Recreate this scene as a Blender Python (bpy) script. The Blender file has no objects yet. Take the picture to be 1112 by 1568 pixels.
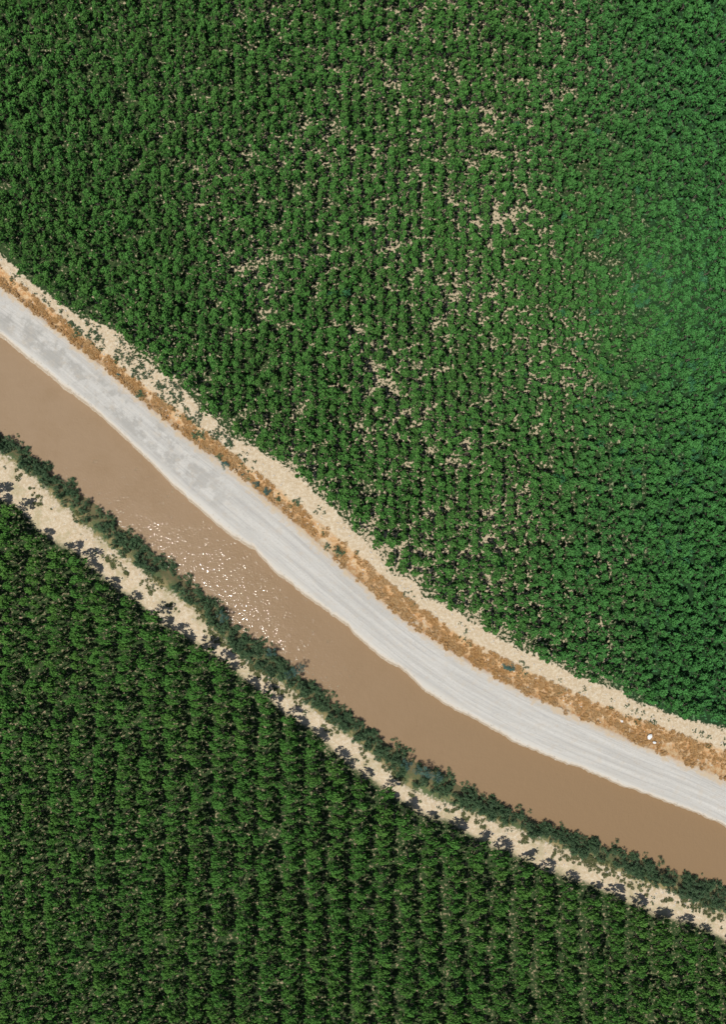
import bpy, math, random
import numpy as np
from mathutils import Vector, noise as mn

rng = np.random.default_rng(7)
random.seed(7)
S = 0.1            # metres per unit of the site survey
H = 115.0          # drone height
scene = bpy.context.scene

# ------------------------------------------------------------------ survey lines
def line(pts, z=0.0):
    a = np.array(pts, float)
    k = (H - z) / H
    x = (a[:, 0] - 556) * S * k
    y = (784 - a[:, 1]) * S * k
    sl = -0.62
    x = np.concatenate([[x[0] - 3000], x, [x[-1] + 3000]])
    y = np.concatenate([[y[0] - sl * 3000], y, [y[-1] + sl * 3000]])
    return x, y

LA = line([(0,392),(15,405),(60,445),(110,480),(150,497),(190,515),(200,540),(240,570),(270,585),(290,610),(330,645),(350,670),(385,685),(420,705),(460,730),(480,755),(505,775),(530,800),(560,830),(590,860),(600,880),(635,890),(650,915),(690,930),(715,950),(750,970),(785,990),(830,1010),(870,1030),(910,1048),(950,1060),(970,1075),(1000,1085),(1040,1100),(1112,1118)])
LB = line([(0,410),(30,437),(70,468),(110,503),(150,537),(200,577),(250,617),(300,652),(340,684),(370,710),(420,747),(470,787),(520,828),(560,862),(600,897),(640,930),(690,965),(740,995),(800,1025),(860,1055),(910,1077),(960,1097),(1010,1115),(1060,1132),(1112,1152)])
LC = line([(0,437),(40,468),(80,500),(130,540),(180,580),(230,625),(280,665),(330,700),(380,737),(430,782),(480,827),(530,872),(580,917),(630,958),(680,990),(730,1020),(790,1055),(850,1082),(910,1108),(960,1130),(1010,1153),(1060,1173),(1112,1193)])
LD = line([(0,510),(30,535),(60,560),(100,590),(150,630),(190,665),(230,705),(270,745),(310,780),(350,815),(390,838),(402,852),(430,880),(470,910),(520,946),(532,952),(545,970),(580,1000),(620,1025),(650,1055),(690,1080),(740,1105),(790,1135),(850,1160),(900,1178),(950,1200),(1000,1218),(1060,1240),(1112,1262)])
LE = line([(0,668),(30,685),(50,703),(75,725),(110,748),(140,768),(180,802),(220,837),(260,872),(300,905),(335,930),(355,960),(400,990),(440,1020),(470,1045),(500,1070),(530,1095),(560,1115),(600,1145),(640,1170),(690,1195),(720,1215),(760,1235),(810,1255),(860,1275),(910,1290),(960,1310),(1010,1330),(1060,1348),(1112,1362)])
LF = line([(0,690),(40,718),(80,755),(120,795),(160,829),(200,858),(250,897),(300,933),(330,968),(370,1007),(410,1033),(450,1058),(490,1093),(540,1129),(590,1169),(620,1201),(660,1221),(720,1241),(780,1263),(830,1284),(900,1313),(960,1337),(1010,1357),(1060,1377),(1112,1397)])
LG = line([(0,755),(30,770),(55,800),(85,820),(115,835),(140,860),(175,890),(215,915),(250,945),(290,970),(330,995),(370,1025),(400,1050),(440,1085),(480,1110),(520,1150),(560,1180),(600,1205),(640,1235),(690,1250),(740,1280),(790,1300),(840,1325),(890,1340),(940,1360),(1000,1390),(1060,1405),(1112,1430)])
LINES = [LA, LB, LC, LD, LE, LF, LG]

def nz(x, y, s, seed=0.0):
    return mn.noise(Vector((x * s, y * s, seed * 13.7)))

def bounds(x):
    ys = [float(np.interp(x, l[0], l[1])) for l in LINES]
    ys[3] += 0.20 * nz(x, 0, 0.4, 1) + 0.16 * nz(x, 0, 1.3, 2) + 0.16 * nz(x, 0, 3.7, 2)
    ys[4] += 0.4 * nz(x, 0, 0.6, 3)
    ys[2] += 0.25 * nz(x, 0, 0.5, 4)
    return ys

def at(px, py, z=0):
    k = (H - z) / H
    return ((px - 556) * S * k, (784 - py) * S * k)

BX = [0, 1, 1.5, 2, 2.25, 2.5, 2.75, 3, 3.3, 3.6, 3.85, 4.0, 4.03, 4.06, 4.12, 4.5, 4.9, 5, 5.3, 5.6, 6, 6.5, 7, 8]
BZ = [0, 0, .06, .05, -.12, -.3, -.18, .08, .11, .13, .11, .08, -.75, -1.3, -1.9, -2.3, -1.9, -1.2, -.8, -.35, 0.05, .12, 0, 0]
def gz(x, y, b):
    z = float(np.interp(b, BX, BZ))
    if b < 3 or b > 4:
        z += 0.10 * nz(x, y, 0.35, 5) + 0.07 * nz(x, y, 1.3, 6)
    if 2.05 < b < 2.95:
        z += 0.12 * nz(x, y, 1.1, 7)
    return z
def xy_of(x, b):
    ys = bounds(x)
    i = int(min(max(math.floor(b), 1), 6))
    t = b - i
    return ys[i-1] * (1 - t) + ys[i] * t

# ------------------------------------------------------------------ node helpers
class M:
    def __init__(self, name):
        self.m = bpy.data.materials.new(name); self.m.use_nodes = True
        self.t = self.m.node_tree; self.t.nodes.clear()
        self.out = self.t.nodes.new('ShaderNodeOutputMaterial')
    def n(self, typ, **kw):
        nd = self.t.nodes.new(typ)
        for k, v in kw.items(): setattr(nd, k, v)
        return nd
    def l(self, a, b): self.t.links.new(a, b)
    def put(self, sock, v):
        if isinstance(v, bpy.types.NodeSocket): self.l(v, sock)
        else: sock.default_value = v
    def math(self, op, a, b=0.0, c=None):
        nd = self.n('ShaderNodeMath', operation=op)
        self.put(nd.inputs[0], a); self.put(nd.inputs[1], b)
        if c is not None: self.put(nd.inputs[2], c)
        return nd.outputs[0]
    def mix(self, f, a, b):
        nd = self.n('ShaderNodeMix', data_type='RGBA')
        self.put(nd.inputs[0], f)
        for s, v in ((nd.inputs[6], a), (nd.inputs[7], b)):
            if isinstance(v, tuple): v = (*v, 1.0)
            self.put(s, v)
        return nd.outputs[2]
    def step(self, v, a, b, lo=0.0, hi=1.0):
        nd = self.n('ShaderNodeMapRange', interpolation_type='SMOOTHSTEP')
        self.put(nd.inputs[0], v)
        nd.inputs[1].default_value = a; nd.inputs[2].default_value = b
        nd.inputs[3].default_value = lo; nd.inputs[4].default_value = hi
        return nd.outputs[0]
    def pos(self):
        return self.n('ShaderNodeNewGeometry').outputs['Position']
    def noise(self, scale, detail=4, rough=0.6, vec=None):
        nd = self.n('ShaderNodeTexNoise')
        self.l(vec if vec is not None else self.pos(), nd.inputs['Vector'])
        nd.inputs['Scale'].default_value = scale
        nd.inputs['Detail'].default_value = detail
        nd.inputs['Roughness'].default_value = rough
        return nd.outputs[0]
    def attr(self, name):
        nd = self.n('ShaderNodeAttribute'); nd.attribute_name = name
        return nd
    def bsdf(self, col, rough=0.9, spec=0.2, bump=None, bs=0.3, bd=0.1):
        nd = self.n('ShaderNodeBsdfPrincipled')
        if isinstance(col, tuple): col = (*col, 1)
        self.put(nd.inputs['Base Color'], col)
        self.put(nd.inputs['Roughness'], rough)
        nd.inputs['Specular IOR Level'].default_value = spec
        if bump is not None:
            b = self.n('ShaderNodeBump'); b.inputs['Strength'].default_value = bs
            b.inputs['Distance'].default_value = bd
            self.l(bump, b.inputs['Height']); self.l(b.outputs[0], nd.inputs['Normal'])
        return nd
    def done(self, sh):
        self.l(sh, self.out.inputs['Surface']); return self.m

# ---- ground
g = M('ground_soil')
b0 = g.attr('band').outputs['Fac']
n_lo = g.noise(0.5, 5, 0.65); n_mid = g.noise(2.2, 5, 0.65); n_hi = g.noise(9.0, 4, 0.7)
b = g.math('ADD', b0, g.math('MULTIPLY', g.math('SUBTRACT', n_mid, 0.5), 0.9))
b = g.math('ADD', b, g.math('MULTIPLY', g.math('SUBTRACT', n_lo, 0.5), 0.7))
sand = g.mix(g.step(n_mid, .35, .7), (0.44, 0.345, 0.225), (0.59, 0.52, 0.40))
sand = g.mix(g.step(n_hi, .35, .62, .8, 0), sand, (0.38, 0.29, 0.185))
tan = g.mix(n_hi, (0.26, 0.20, 0.12), (0.54, 0.45, 0.32))
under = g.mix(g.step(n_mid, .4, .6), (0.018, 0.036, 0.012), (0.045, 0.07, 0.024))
sep = g.n('ShaderNodeSeparateXYZ'); g.l(g.pos(), sep.inputs[0])
n_pat = g.noise(0.07, 3, .5)
cx = g.math('MULTIPLY', g.math('ABSOLUTE', g.math('SUBTRACT', sep.outputs[0], 10.0)), .0018)
bare = g.step(g.math('SUBTRACT', g.math('ADD', n_mid, g.math('MULTIPLY', g.math('SUBTRACT', n_pat, .5), .3)), cx), .475, .54)
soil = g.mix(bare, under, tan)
weedx = g.step(g.math('ADD', sep.outputs[0], g.math('MULTIPLY', g.math('SUBTRACT', n_lo, .5), 50.0)), 30, 48)
soil = g.mix(g.math('MULTIPLY', weedx, g.step(n_mid, .3, .4)), soil, g.mix(g.step(n_mid, .54, .62), (0.015, 0.04, 0.014), (0.05, 0.17, 0.055)))
straw = g.mix(g.step(n_mid, .38, .62), (0.38, 0.20, 0.08), (0.50, 0.36, 0.20))
straw = g.mix(g.step(n_hi, .45, .6, 0, .7), straw, (0.30, 0.165, 0.075))
straw = g.mix(g.step(n_lo, .52, .66, 0, .8), straw, sand)
gravel = g.mix(n_mid, (0.41, 0.36, 0.30), (0.49, 0.45, 0.38))
bank = g.mix(g.step(n_hi, .4, .6), (0.32, 0.25, 0.175), (0.48, 0.41, 0.32))
mud = (0.14, 0.12, 0.06)
veg = g.mix(g.step(n_lo, .42, .55), (0.26, 0.21, 0.10), (0.09, 0.12, 0.05))
lows = g.mix(g.math('MULTIPLY', g.step(g.noise(0.35, 5, .7), .47, .62), g.step(n_hi, .35, .6, 0, .75)), sand, (0.26, 0.235, 0.12))
c = g.mix(g.step(b, .85, 1.0), soil, sand)
c = g.mix(g.step(b, 1.85, 2.05), c, straw)
c = g.mix(g.step(b0, 2.9, 3.1), c, gravel)
c = g.mix(g.step(b0, 3.99, 4.02), c, bank)
c = g.mix(g.step(b0, 4.3, 4.5), c, mud)
c = g.mix(g.step(b, 5.3, 5.9), c, veg)
c = g.mix(g.step(b, 5.95, 6.15), c, lows)
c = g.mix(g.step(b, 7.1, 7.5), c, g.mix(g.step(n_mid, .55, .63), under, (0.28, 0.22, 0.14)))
bh = g.math('ADD', n_mid, g.math('MULTIPLY', n_hi, 0.5))
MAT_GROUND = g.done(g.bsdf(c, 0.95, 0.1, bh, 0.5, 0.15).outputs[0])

# ---- road
r = M('road_gravel')
ru = r.attr('ru').outputs['Fac']; rv = r.attr('rv').outputs['Fac']
def streak(su, sv, sc, det=4, ro=.6):
    cb = r.n('ShaderNodeCombineXYZ')
    r.l(r.math('MULTIPLY', ru, su), cb.inputs[0]); r.l(r.math('MULTIPLY', rv, sv), cb.inputs[1])
    return r.noise(sc, det, ro, cb.outputs[0])
st = streak(.06, 7, 1.0); st2 = streak(.09, 22, 1.0, 4); st3 = streak(.12, 45, 1.0, 3)
pn = r.noise(0.28, 5, .7); fn = r.noise(5.0, 4, .7); vf = r.noise(25, 2, .6); pm = r.noise(.9, 6, .7)
rc = r.mix(r.step(st, .3, .7), (0.375, 0.358, 0.325), (0.465, 0.445, 0.405))
rc = r.mix(r.step(st2, .48, .7, 0, .6), rc, (0.31, 0.302, 0.285))
rc = r.mix(r.step(st3, .52, .7, 0, .5), rc, (0.29, 0.282, 0.265))
for v0, wd_ in ((.30, .05), (.55, .05), (.72, .04)):
    dv = r.math('ABSOLUTE', r.math('SUBTRACT', r.math('ADD', rv, r.math('MULTIPLY', r.math('SUBTRACT', st, .5), .12)), v0))
    rc = r.mix(r.math('MULTIPLY', r.step(dv, wd_, 0), r.step(pm, .35, .6, .1, .5)), rc, (0.50, 0.485, 0.445))
sep = r.n('ShaderNodeSeparateXYZ'); r.l(r.pos(), sep.inputs[0])
left = r.step(sep.outputs[0], -14, -28)
midr = r.math('MULTIPLY', r.step(rv, .08, .3), r.step(rv, .95, .7))
rc = r.mix(r.math('MULTIPLY', r.math('MULTIPLY', left, midr), r.step(pn, .44, .58, 0, .65)), rc, (0.25, 0.24, 0.215))
rc = r.mix(r.step(pm, .48, .72, 0, .5), rc, (0.41, 0.355, 0.285))
rc = r.mix(r.step(fn, .5, .7, 0, .5), rc, (0.29, 0.268, 0.23))
rc = r.mix(r.math('MULTIPLY', r.step(r.math('ADD', rv, r.math('MULTIPLY', fn, .15)), .92, 1.06), .6), rc, (0.51, 0.48, 0.42))
rc = r.mix(r.step(r.math('ADD', rv, r.math('MULTIPLY', r.math('SUBTRACT', pm, .5), .6)), .18, .0), rc, (0.43, 0.34, 0.235))
MAT_ROAD = r.done(r.bsdf(rc, 0.95, 0.05, r.math('ADD', fn, vf), 0.4, 0.06).outputs[0])

# ---- water
w = M('muddy_water')
wl = w.noise(0.05, 4, .6); wm = w.noise(0.25, 4, .6)
wsep = w.n('ShaderNodeSeparateXYZ'); w.l(w.pos(), wsep.inputs[0])
wx = w.step(w.math('ADD', wsep.outputs[0], w.math('MULTIPLY', wl, 30)), -45, 60)
wc = w.mix(wx, (0.250, 0.174, 0.106), (0.212, 0.138, 0.074))
wc = w.mix(w.step(wm, .4, .75, 0, .4), wc, (0.208, 0.138, 0.076))
wb = w.math('ADD', w.noise(3.5, 3, .6), w.math('MULTIPLY', w.noise(0.9, 2, .5), 1.5))
wsh = w.bsdf(wc, 0.06, 0.5, wb, 0.30, 0.12)
wsh.inputs['IOR'].default_value = 1.33
MAT_WATER = w.done(wsh.outputs[0])

# ---- leaves
def leafmat(name, dark, lite, alt, trans=0.22, zone=None):
    m = M(name)
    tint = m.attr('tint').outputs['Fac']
    oi = m.n('ShaderNodeObjectInfo')
    big = m.noise(0.045, 3, .6)
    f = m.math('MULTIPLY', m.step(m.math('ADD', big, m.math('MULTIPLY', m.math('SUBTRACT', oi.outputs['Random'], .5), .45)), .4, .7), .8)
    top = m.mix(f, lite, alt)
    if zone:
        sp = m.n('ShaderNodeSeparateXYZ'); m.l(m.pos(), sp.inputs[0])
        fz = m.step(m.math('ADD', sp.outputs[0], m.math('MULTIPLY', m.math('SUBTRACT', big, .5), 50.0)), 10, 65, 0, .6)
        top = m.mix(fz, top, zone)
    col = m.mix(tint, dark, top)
    p = m.n('ShaderNodeBsdfDiffuse'); m.l(col, p.inputs[0])
    tr = m.n('ShaderNodeBsdfTranslucent'); m.l(col, tr.inputs[0])
    mx = m.n('ShaderNodeMixShader'); mx.inputs[0].default_value = trans
    m.l(p.outputs[0], mx.inputs[1]); m.l(tr.outputs[0], mx.inputs[2])
    return m.done(mx.outputs[0])
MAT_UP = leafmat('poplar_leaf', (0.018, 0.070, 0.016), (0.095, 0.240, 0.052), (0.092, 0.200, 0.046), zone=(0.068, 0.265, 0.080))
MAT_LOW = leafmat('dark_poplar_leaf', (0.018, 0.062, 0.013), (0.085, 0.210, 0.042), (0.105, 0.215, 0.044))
MAT_SHRUB = leafmat('shrub_leaf', (0.055, 0.110, 0.052), (0.130, 0.200, 0.100), (0.115, 0.165, 0.092))
MAT_TEAL = leafmat('tamarisk_leaf', (0.05, 0.12, 0.10), (0.14, 0.24, 0.20), (0.10, 0.18, 0.15))
MAT_WEED = leafmat('weed_leaf', (0.05, 0.18, 0.07), (0.12, 0.34, 0.15), (0.09, 0.28, 0.12))
MAT_DULL = leafmat('dull_weed_leaf', (0.08, 0.10, 0.04), (0.18, 0.19, 0.08), (0.14, 0.14, 0.07))
MAT_DRY = leafmat('dry_grass_blade', (0.34, 0.175, 0.06), (0.50, 0.31, 0.135), (0.52, 0.40, 0.23), trans=.15)
bk = M('bark'); MAT_BARK = bk.done(bk.bsdf(bk.mix(bk.noise(6), (0.10, 0.08, 0.06), (0.22, 0.19, 0.15)), .9).outputs[0])
sm = M('stone'); MAT_STONE = sm.done(sm.bsdf(sm.mix(sm.noise(5), (0.33, 0.29, 0.23), (0.55, 0.51, 0.45)), .9).outputs[0])
wp = M('white_plastic'); MAT_PLASTIC = wp.done(wp.bsdf(wp.mix(wp.noise(4), (0.55, 0.55, 0.53), (0.72, 0.72, 0.69)), .5, .4).outputs[0])

# ------------------------------------------------------------------ mesh builders
def mesh_obj(name, verts, faces, mats, link=True, attrs=None, mi=None, smooth=False):
    me = bpy.data.meshes.new(name)
    me.from_pydata([tuple(v) for v in verts], [], faces)
    for m in mats: me.materials.append(m)
    if mi is not None: me.polygons.foreach_set('material_index', np.array(mi, dtype=np.int32))
    if attrs:
        for k, v in attrs.items():
            a = me.attributes.new(k, 'FLOAT', 'POINT'); a.data.foreach_set('value', np.array(v, dtype=np.float32))
    if smooth: me.polygons.foreach_set('use_smooth', np.ones(len(faces), dtype=bool))
    me.update()
    o = bpy.data.objects.new(name, me)
    if link: scene.collection.objects.link(o)
    return o

def tube(V, F, T, MI, p0, p1, r0, r1, n=5):
    p0 = Vector(p0); p1 = Vector(p1); d = (p1 - p0)
    if d.length < 1e-4: return
    q = d.to_track_quat('Z', 'Y'); s = len(V)
    for p, r_ in ((p0, r0), (p1, r1)):
        for i in range(n):
            a = 2 * math.pi * i / n
            V.append(p + q @ Vector((math.cos(a) * r_, math.sin(a) * r_, 0))); T.append(.5)
    for i in range(n):
        j = (i + 1) % n
        F.append((s + i, s + j, s + n + j, s + n + i)); MI.append(1)

def leaf(V, F, T, MI, c, size, up=0.6, tint=.5, asp=.75):
    nrm = Vector((random.gauss(0, 1), random.gauss(0, 1), random.gauss(0, 1) + up * 2))
    if nrm.length < 1e-3: nrm = Vector((0, 0, 1))
    q = nrm.to_track_quat('Z', 'Y'); a = random.uniform(0, 6.28); s = len(V)
    e1 = q @ Vector((math.cos(a), math.sin(a), 0)) * size * .5
    e2 = q @ Vector((-math.sin(a), math.cos(a), 0)) * size * .5 * asp
    fold = q @ Vector((0, 0, 1)) * size * .1
    c = Vector(c)
    V.extend([c - e1, c - e2 * .9 + fold, c + e1, c + e2 * .9 + fold]); T.extend([tint] * 4)
    F.append((s, s + 1, s + 2, s + 3)); MI.append(0)

def tree(name, h, R, ncl, nleaf, lsz, mat, seed, pw=.6, crr=(.26, .44)):
    random.seed(seed)
    V, F, T, MI = [], [], [], []
    lean = (random.uniform(-.15, .15), random.uniform(-.15, .15))
    tube(V, F, T, MI, (0, 0, -.2), (lean[0] * .5, lean[1] * .5, h * .5), .07, .045, 6)
    tube(V, F, T, MI, (lean[0] * .5, lean[1] * .5, h * .5), (lean[0], lean[1], h * .95), .045, .015, 6)
    lob = random.uniform(0, 6.28)
    for i in range(ncl):
        t = (i + random.random()) / ncl
        z = h * (0.40 + 0.60 * t)
        prof = (1 - t) ** pw * .95 + .05
        a = i * 2.4 + random.uniform(-.7, .7)
        rr = R * prof * math.sqrt(random.uniform(.25, 1)) * (1 + .3 * math.sin(2 * a + lob))
        c = Vector((math.cos(a) * rr + lean[0] * t, math.sin(a) * rr + lean[1] * t, z + random.uniform(-.2, .2)))
        tube(V, F, T, MI, (lean[0] * t * .8, lean[1] * t * .8, max(.3, c.z - rr * .9 - .1)), c, .025, .008, 3)
        cr = random.uniform(*crr)
        ct = .15 + .6 * t + random.uniform(-.15, .25)  # crown shading painted into leaf tint: low clumps darker, top lighter, plus random
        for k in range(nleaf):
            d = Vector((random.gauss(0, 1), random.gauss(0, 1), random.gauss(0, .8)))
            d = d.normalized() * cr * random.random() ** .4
            leaf(V, F, T, MI, c + d, lsz * random.uniform(.7, 1.3), .7, min(1, max(0, ct + .35 * d.z / cr + random.uniform(-.3, .3))))  # each clump's upper leaves tinted lighter, shading held in the colour
    return mesh_obj(name, V, F, [mat, MAT_BARK], link=False, attrs={'tint': T}, mi=MI)

def bush(name, h, R, ncl, nleaf, lsz, mat, seed, asp=.6):
    random.seed(seed)
    V, F, T, MI = [], [], [], []
    for i in range(ncl):
        a = random.uniform(0, 6.28); rr = R * math.sqrt(random.random())
        z = h * random.uniform(.35, 1) * (1 - .5 * (rr / R) ** 2)
        c = Vector((math.cos(a) * rr, math.sin(a) * rr, z))
        tube(V, F, T, MI, (c.x * .15, c.y * .15, -.1), c, .03, .008, 4)
        ct = random.random()
        for k in range(nleaf):
            d = Vector((random.gauss(0, 1), random.gauss(0, 1), random.gauss(0, .8))).normalized() * R * random.uniform(.1, .38)
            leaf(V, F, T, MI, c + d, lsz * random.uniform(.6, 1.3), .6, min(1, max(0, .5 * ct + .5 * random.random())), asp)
    return mesh_obj(name, V, F, [mat, MAT_BARK], link=False, attrs={'tint': T}, mi=MI)

def tuft(name, h, R, n, mat, seed, wdt=.05):
    random.seed(seed)
    V, F, T = [], [], []
    for i in range(n):
        a = random.uniform(0, 6.28); r0 = R * .5 * random.random(); a2 = a + random.uniform(-.6, .6)
        hh = h * random.uniform(.4, 1); rr = R * random.uniform(.5, 1)
        p0 = Vector((math.cos(a) * r0, math.sin(a) * r0, -.02)); p1 = p0 + Vector((math.cos(a2) * rr * .4, math.sin(a2) * rr * .4, hh * .7))
        p2 = p0 + Vector((math.cos(a2) * rr, math.sin(a2) * rr, hh))
        sd = Vector((-math.sin(a2), math.cos(a2), 0)) * wdt * .5
        s = len(V); V.extend([p0 - sd, p0 + sd, p1 + sd, p1 - sd, p2]); t = random.random(); T.extend([t] * 5)
        F.extend([(s, s + 1, s + 2, s + 3), (s + 3, s + 2, s + 4)])
    return mesh_obj(name, V, F, [mat], link=False, attrs={'tint': T})

def stone(name, seed):
    random.seed(seed)
    import bmesh
    bm = bmesh.new(); bmesh.ops.create_icosphere(bm, subdivisions=2, radius=.5)
    for v in bm.verts:
        v.co *= 1 + .35 * mn.noise(v.co * 2.2 + Vector((seed, 0, 0))); v.co.z *= .6
    me = bpy.data.meshes.new(name); bm.to_mesh(me); bm.free(); me.materials.append(MAT_STONE)
    return bpy.data.objects.new(name, me)

def scatter(name, pts, templates, scl, rot=None, idx=None):
    """one object that instances its templates on its points"""
    n = len(pts)
    if n == 0: return
    col = bpy.data.collections.new(name + '_kinds')
    for t in templates: col.objects.link(t)
    me = bpy.data.meshes.new(name); me.from_pydata([tuple(p) for p in pts], [], [])
    a = me.attributes.new('idx', 'INT', 'POINT')
    a.data.foreach_set('value', np.array(idx if idx is not None else rng.integers(0, len(templates), n), dtype=np.int32))
    a = me.attributes.new('rot', 'FLOAT_VECTOR', 'POINT')
    if rot is None:
        rot = np.stack([rng.normal(0, .07, n), rng.normal(0, .07, n), rng.uniform(0, 6.283, n)], 1)
    a.data.foreach_set('vector', np.array(rot, dtype=np.float32).ravel())
    a = me.attributes.new('scl', 'FLOAT_VECTOR', 'POINT'); a.data.foreach_set('vector', np.array(scl, dtype=np.float32).ravel())
    o = bpy.data.objects.new(name, me); scene.collection.objects.link(o)
    ng = bpy.data.node_groups.new(name + '_scatter', 'GeometryNodeTree')
    ng.interface.new_socket('Geometry', in_out='INPUT', socket_type='NodeSocketGeometry')
    ng.interface.new_socket('Geometry', in_out='OUTPUT', socket_type='NodeSocketGeometry')
    N = ng.nodes; L = ng.links
    gi = N.new('NodeGroupInput'); go = N.new('NodeGroupOutput')
    ci = N.new('GeometryNodeCollectionInfo'); ci.inputs['Collection'].default_value = col
    ci.inputs['Separate Children'].default_value = True; ci.inputs['Reset Children'].default_value = True
    ip = N.new('GeometryNodeInstanceOnPoints'); ip.inputs['Pick Instance'].default_value = True
    def na(nm, ty):
        q = N.new('GeometryNodeInputNamedAttribute'); q.data_type = ty; q.inputs[0].default_value = nm
        return q.outputs[0]
    L.new(gi.outputs[0], ip.inputs['Points']); L.new(ci.outputs[0], ip.inputs['Instance'])
    L.new(na('idx', 'INT'), ip.inputs['Instance Index'])
    L.new(na('rot', 'FLOAT_VECTOR'), ip.inputs['Rotation'])
    L.new(na('scl', 'FLOAT_VECTOR'), ip.inputs['Scale'])
    L.new(ip.outputs[0], go.inputs[0])
    md = o.modifiers.new('scatter', 'NODES'); md.node_group = ng
    return o

# ------------------------------------------------------------------ ground sheet
xs = np.concatenate([[-1500, -900, -500, -300, -200, -140, -110], np.arange(-95, 95.01, .3), [110, 140, 200, 300, 500, 900, 1500]])
far = [1500, 700, 350, 180, 110, 80, 55, 35, 20, 10, 5, 2.5, 1.2]
inner = [1, 1.25, 1.5, 1.75, 2, 2.15, 2.3, 2.45, 2.6, 2.75, 2.9, 3, 3.15, 3.3, 3.45, 3.6, 3.75, 3.9, 4.0, 4.015, 4.03, 4.045, 4.06, 4.09, 4.12, 4.5, 4.9, 5, 5.15, 5.3, 5.45, 5.6, 5.8, 6, 6.2, 6.4, 6.6, 6.8, 7]
V, Bd = [], []
for x in xs:
    ys = bounds(x)
    for d in far:
        y = ys[0] + d; V.append((x, y, gz(x, y, .5) if d < 400 else 0)); Bd.append(max(0.0, 1 - d * .35))
    for bb in inner:
        i = min(int(bb), 6); t = bb - i
        y = ys[i-1] * (1 - t) + ys[i] * t
        V.append((x, y, gz(x, y, bb))); Bd.append(bb)
    for d in reversed(far):
        y = ys[6] - d; V.append((x, y, gz(x, y, 7.5) if d < 400 else 0)); Bd.append(7 + d * .35)
nr = len(far) * 2 + len(inner)
F = [((i+1)*nr+j, i*nr+j, i*nr+j+1, (i+1)*nr+j+1) for i in range(len(xs)-1) for j in range(nr-1)]
def fixup(V, F):
    a, b_, c_ = (Vector(V[k]) for k in F[len(F)//2][:3])
    return [f[::-1] for f in F] if (b_-a).cross(c_-a).z < 0 else F
for i in range(len(xs)):
    base = i * nr
    tail = V[base + nr - len(far): base + nr]; tb = Bd[base + nr - len(far): base + nr]
    V[base + nr - len(far): base + nr] = sorted(tail, key=lambda v: -v[1]); Bd[base + nr - len(far): base + nr] = sorted(tb)
F = fixup(V, F)
mesh_obj('ground', V, F, [MAT_GROUND], attrs={'band': Bd}, smooth=True)

# road sheet
xr = np.concatenate([np.linspace(-300, -96, 30), np.arange(-95, 95.01, .3), np.linspace(96, 300, 30)])
rt = [0.0, .08, .16, .3, .45, .6, .75, .87, .94, 1.0]
V, U, Vv = [], [], []; arc = 0; px = None
for x in xr:
    ys = bounds(x)
    # track direction is averaged over several metres: vehicles do not follow the ragged edge
    yC = sum(float(np.interp(x + o_, *LC)) for o_ in (-6, -3, 0, 3, 6)) / 5
    yD = sum(float(np.interp(x + o_, *LD)) for o_ in (-6, -3, 0, 3, 6)) / 5
    yc = (yC + yD) / 2
    if px is not None: arc += math.hypot(x - px[0], yc - px[1])
    px = (x, yc)
    e0 = 3.02 + .08 * nz(x, 0, 1.1, 8) + .07 * nz(x, 0, 3.0, 9); e1 = 3.96 + .03 * nz(x, 0, 2.1, 10)
    for t in rt:
        bb = e0 + (e1 - e0) * t; y = ys[2] * (4 - bb) + ys[3] * (bb - 3)
        V.append((x, y, gz(x, y, max(3.0, bb)) + .014)); U.append(arc); Vv.append((yC - y) / (yC - yD))
nr = len(rt)
F = fixup(V, [(i*nr+j, (i+1)*nr+j, (i+1)*nr+j+1, i*nr+j+1) for i in range(len(xr)-1) for j in range(nr-1)])
mesh_obj('gravel_road', V, F, [MAT_ROAD], attrs={'ru': U, 'rv': Vv}, smooth=True)

# water
V = []
for x in xr:
    ys = bounds(x)
    V += [(x, ys[3] - .1, -1.1), (x, (ys[3] + ys[4]) / 2, -1.1), (x, ys[4] - .5, -1.1)]
F = fixup(V, [(i*3+j, (i+1)*3+j, (i+1)*3+j+1, i*3+j+1) for i in range(len(xr)-1) for j in range(2)])
mesh_obj('canal_water', V, F, [MAT_WATER], smooth=True)

# ------------------------------------------------------------------ tree plantations
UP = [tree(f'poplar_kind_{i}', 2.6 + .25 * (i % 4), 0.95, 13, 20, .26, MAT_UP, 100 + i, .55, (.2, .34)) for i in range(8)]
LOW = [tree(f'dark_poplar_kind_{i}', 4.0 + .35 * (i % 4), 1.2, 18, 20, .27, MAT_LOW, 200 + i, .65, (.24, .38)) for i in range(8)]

edgeA = (LA[0] * (H - 2.0) / H, LA[1] * (H - 2.0) / H)
edgeG = (LG[0] * (H - 1.5) / H, LG[1] * (H - 1.5) / H)
gaps = [at(*p, 0) for p in [(892,487),(717,160),(823,300),(458,290),(290,115),(743,515),(683,705),(712,330),(575,565),(533,605),(895,395),(860,828),(892,215),(508,200),(131,118),(390,245),(785,330),(640,265),(515,458),(460,205),(572,432),(715,565),(745,380),(895,265),(968,475),(823,745),(895,795),(935,180),(1000,705),(420,350),(543,655),(605,600),(1100,598),(965,770),(145,65),(325,640),(250,210)]]
pts = []
for i, x0 in enumerate(np.arange(-74, 74, 1.78)):
    ph = rng.uniform(0, 1.4)
    for y0 in np.arange(-68, 92, 1.36):
        x = x0 + rng.normal(0, .17); y = y0 + ph + rng.normal(0, .24)
        if y < np.interp(x, *edgeA) + .5 + .7 * (i // 2 % 2): continue
        if any((x - a) ** 2 + (y - b_) ** 2 < .7 for a, b_ in gaps): continue
        mid = math.exp(-((x - 8) / 32) ** 2 - ((y - 30) / 40) ** 2)
        if rng.random() < .012 + .03 * mid: continue
        pts.append((x, y, 0, mid))
pts = np.array(pts); n = len(pts)
s = rng.uniform(.8, 1.2, n)
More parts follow.
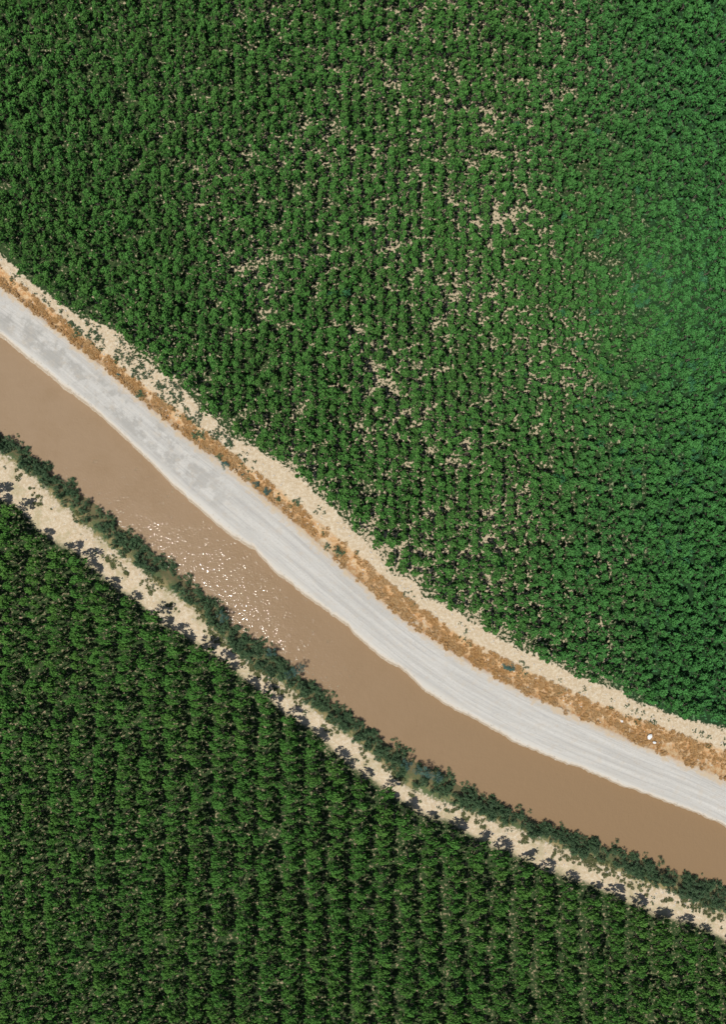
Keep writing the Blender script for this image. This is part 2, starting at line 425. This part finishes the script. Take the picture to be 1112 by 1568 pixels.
scatter('poplar_plantation', np.c_[pts[:, :2], np.zeros(n)], UP, np.c_[s, s, s * rng.uniform(.8, 1.2, n)])
pts = []
for i, x0 in enumerate(np.arange(-74, 74, 3.5)):
    for y0 in np.arange(-90, 26, 1.58):
        x = x0 + rng.normal(0, .14); y = y0 + (i % 2) * .5 + rng.normal(0, .12)
        if y > np.interp(x, *edgeG) - .9: continue
        if rng.random() < .01: continue
        pts.append((x, y, 0))
pts = np.array(pts); n = len(pts)
s = rng.uniform(.84, 1.18, n)
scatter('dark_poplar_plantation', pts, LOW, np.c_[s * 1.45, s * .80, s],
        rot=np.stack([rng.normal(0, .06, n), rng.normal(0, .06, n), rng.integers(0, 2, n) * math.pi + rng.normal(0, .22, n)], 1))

# ------------------------------------------------------------------ banks and verges
def band_pts(n, b0, b1, x0=-80, x1=80, keep=None):
    out = []
    while len(out) < n:
        x = rng.uniform(x0, x1); bb = rng.uniform(b0, b1)
        if keep and not keep(x, bb): continue
        y = xy_of(x, bb); out.append((x, y, gz(x, y, bb)))
    return np.array(out)

SH = [bush(f'bank_shrub_kind_{i}', 1.5, .75, 14, 28, .18, MAT_SHRUB, 300 + i, .5) for i in range(5)]
p = band_pts(1150, 4.9, 5.95, keep=lambda x, bb: nz(x, 0, .25, 20) + .35 * (5.5 - bb) + .4 * nz(x, bb, 1.2, 19) > -.4)
s = rng.uniform(.4, 1.0, len(p)) 
scatter('canal_bank_shrubs', p, SH, np.c_[s, s, s * rng.uniform(.7, 1.1, len(p))])
TL = [bush(f'tamarisk_kind_{i}', 2.0, 1.1, 16, 40, .18, MAT_TEAL, 330 + i, .4) for i in range(3)]
tp = [at(*q, 1) for q in [(450,1030),(462,1024),(440,1035),(655,1185),(672,1192),(640,1180),(625,1172),(415,1000),(340,945)]]
tp = np.array([(x, y, -.3) for x, y in tp]); s = rng.uniform(.6, 1.0, len(tp))
scatter('tamarisk_bushes', tp, TL, np.c_[s, s, s])

DG = [tuft(f'dry_grass_kind_{i}', .3, .42, 60, MAT_DRY, 400 + i) for i in range(4)]
p = band_pts(3600, 1.9, 3.02, keep=lambda x, bb: nz(x, bb * 3, .5, 21) + .3 * nz(x, bb * 3, 2.0, 27) > -.22)
s = rng.uniform(.35, 1.0, len(p)); scatter('dry_verge_grass', p, DG, np.c_[s, s, s])
p = band_pts(1100, 5.8, 6.6, keep=lambda x, bb: nz(x, bb * 3, .4, 22) > 0)
DW = [tuft(f'dull_grass_kind_{i}', .25, .38, 55, MAT_DULL, 420 + i) for i in range(3)]
s = rng.uniform(.3, 1.0, len(p)); scatter('dull_bank_grass', p, DW, np.c_[s, s, s])

WD = [bush(f'verge_weed_kind_{i}', .35, .4, 7, 22, .11, MAT_SHRUB, 440 + i) for i in range(3)]
p1 = band_pts(380, 1.05, 1.95, -45, -20, keep=lambda x, bb: nz(x, bb * 2, .6, 23) > 0)
p2 = band_pts(200, 1.3, 2.4, -60, 65, keep=lambda x, bb: nz(x, bb * 2, .3, 24) > .12)
p3 = band_pts(60, 6.1, 6.9, -70, 65, keep=lambda x, bb: nz(x, bb * 2, .4, 25) > .1)
p = np.r_[p1, p2, p3]; s = rng.uniform(.3, .9, len(p)); scatter('verge_weeds', p, WD, np.c_[s, s, s])
VB = [bush(f'verge_bush_kind_{i}', .9, .7, 12, 30, .15, MAT_SHRUB if i else MAT_TEAL, 460 + i) for i in range(3)]
q = [at(*k) for k in [(380,733),(372,728),(345,712),(392,742),(408,752),(522,848),(516,842),(335,700),(425,765),(782,1022),(775,1020),(118,512),(180,575),(215,605),(300,665),(500,838),(310,665),(455,768)]]
q = np.array([(x, y, -.2) for x, y in q]); s = rng.uniform(.5, 1.1, len(q)); scatter('verge_bushes', q, VB, np.c_[s, s, s * .7])

GW = [bush(f'field_weed_kind_{i}', .8, 1.0, 12, 34, .22, MAT_WEED, 480 + i, .8) for i in range(4)]
out = []
while len(out) < 230:
    x = rng.uniform(15, 70); y = rng.uniform(-20, 60)
    if y < np.interp(x, *edgeA) + 4: continue
    wgt = math.exp(-((x - 50) / 13) ** 2 - ((y - 20) / 20) ** 2) + .05
    if rng.random() < wgt and nz(x, y, .25, 30) > .1: out.append((x, y, .3))
out += [(*at(515 + dx, 458 + dy), 1.5) for dx, dy in [(0,0),(8,3),(-8,-2),(14,-3)]]
out = np.array(out); s = rng.uniform(.35, .8, len(out)); scatter('field_weeds', out, GW, np.c_[s, s, s * 2.8])

ST = [stone(f'stone_kind_{i}', i) for i in range(4)]
pA = band_pts(700, 1.1, 2.9); pB = band_pts(260, 3.93, 4.03); pC = band_pts(300, 6.1, 6.9)
p = np.r_[pA, pB, pC]; s = rng.uniform(.08, .28, len(p))
scatter('loose_stones', p, ST, np.c_[s, s, s])

# dumped sacks beside the track
import bmesh
def sack(px_, py_, s, seed):
    bm = bmesh.new(); bmesh.ops.create_icosphere(bm, subdivisions=4, radius=s)
    for v in bm.verts:
        d = mn.noise(v.co * 2.5 / s + Vector((seed, 0, 0))) * .35 + mn.noise(v.co * 7 / s) * .12
        v.co *= 1 + d; v.co.z *= .55; v.co.x *= 1.35
    me = bpy.data.meshes.new('plastic_sack'); bm.to_mesh(me); bm.free(); me.materials.append(MAT_PLASTIC)
    o = bpy.data.objects.new('plastic_sack', me); scene.collection.objects.link(o)
    x, y = at(px_, py_); o.location = (x, y, .0); o.rotation_euler = (0, 0, seed)
sack(996, 1128, .30, 1); sack(953, 1104, .17, 2); sack(1003, 1137, .18, 3)

# ------------------------------------------------------------------ light, sky, camera
az = math.radians(37); el = math.radians(64)
sv = Vector((-math.cos(az) * math.cos(el), -math.sin(az) * math.cos(el), math.sin(el)))
sl = bpy.data.lights.new('sun', 'SUN'); sl.energy = 4.9; sl.angle = math.radians(.53); sl.color = (1, .97, .91)
so = bpy.data.objects.new('sun', sl); scene.collection.objects.link(so)
so.rotation_euler = sv.to_track_quat('Z', 'Y').to_euler(); so.location = sv * 200
wd = bpy.data.worlds.new('World'); scene.world = wd; wd.use_nodes = True
nt = wd.node_tree; bg = nt.nodes['Background']; sk = nt.nodes.new('ShaderNodeTexSky')
sk.sky_type = 'NISHITA'; sk.sun_disc = False; sk.sun_elevation = el; sk.sun_rotation = math.atan2(sv.x, sv.y)
nt.links.new(sk.outputs[0], bg.inputs[0]); bg.inputs[1].default_value = .08
cam = bpy.data.cameras.new('camera'); co = bpy.data.objects.new('camera', cam); scene.collection.objects.link(co)
co.location = (0, 0, H); co.rotation_euler = (0, 0, 0)
cam.sensor_fit = 'VERTICAL'; cam.sensor_height = 24; cam.lens = 12 * H / (784 * S); cam.clip_end = 5000; cam.clip_start = 1
scene.camera = co
scene.view_settings.view_transform = 'Standard'; scene.view_settings.look = 'None'; scene.view_settings.exposure = 0
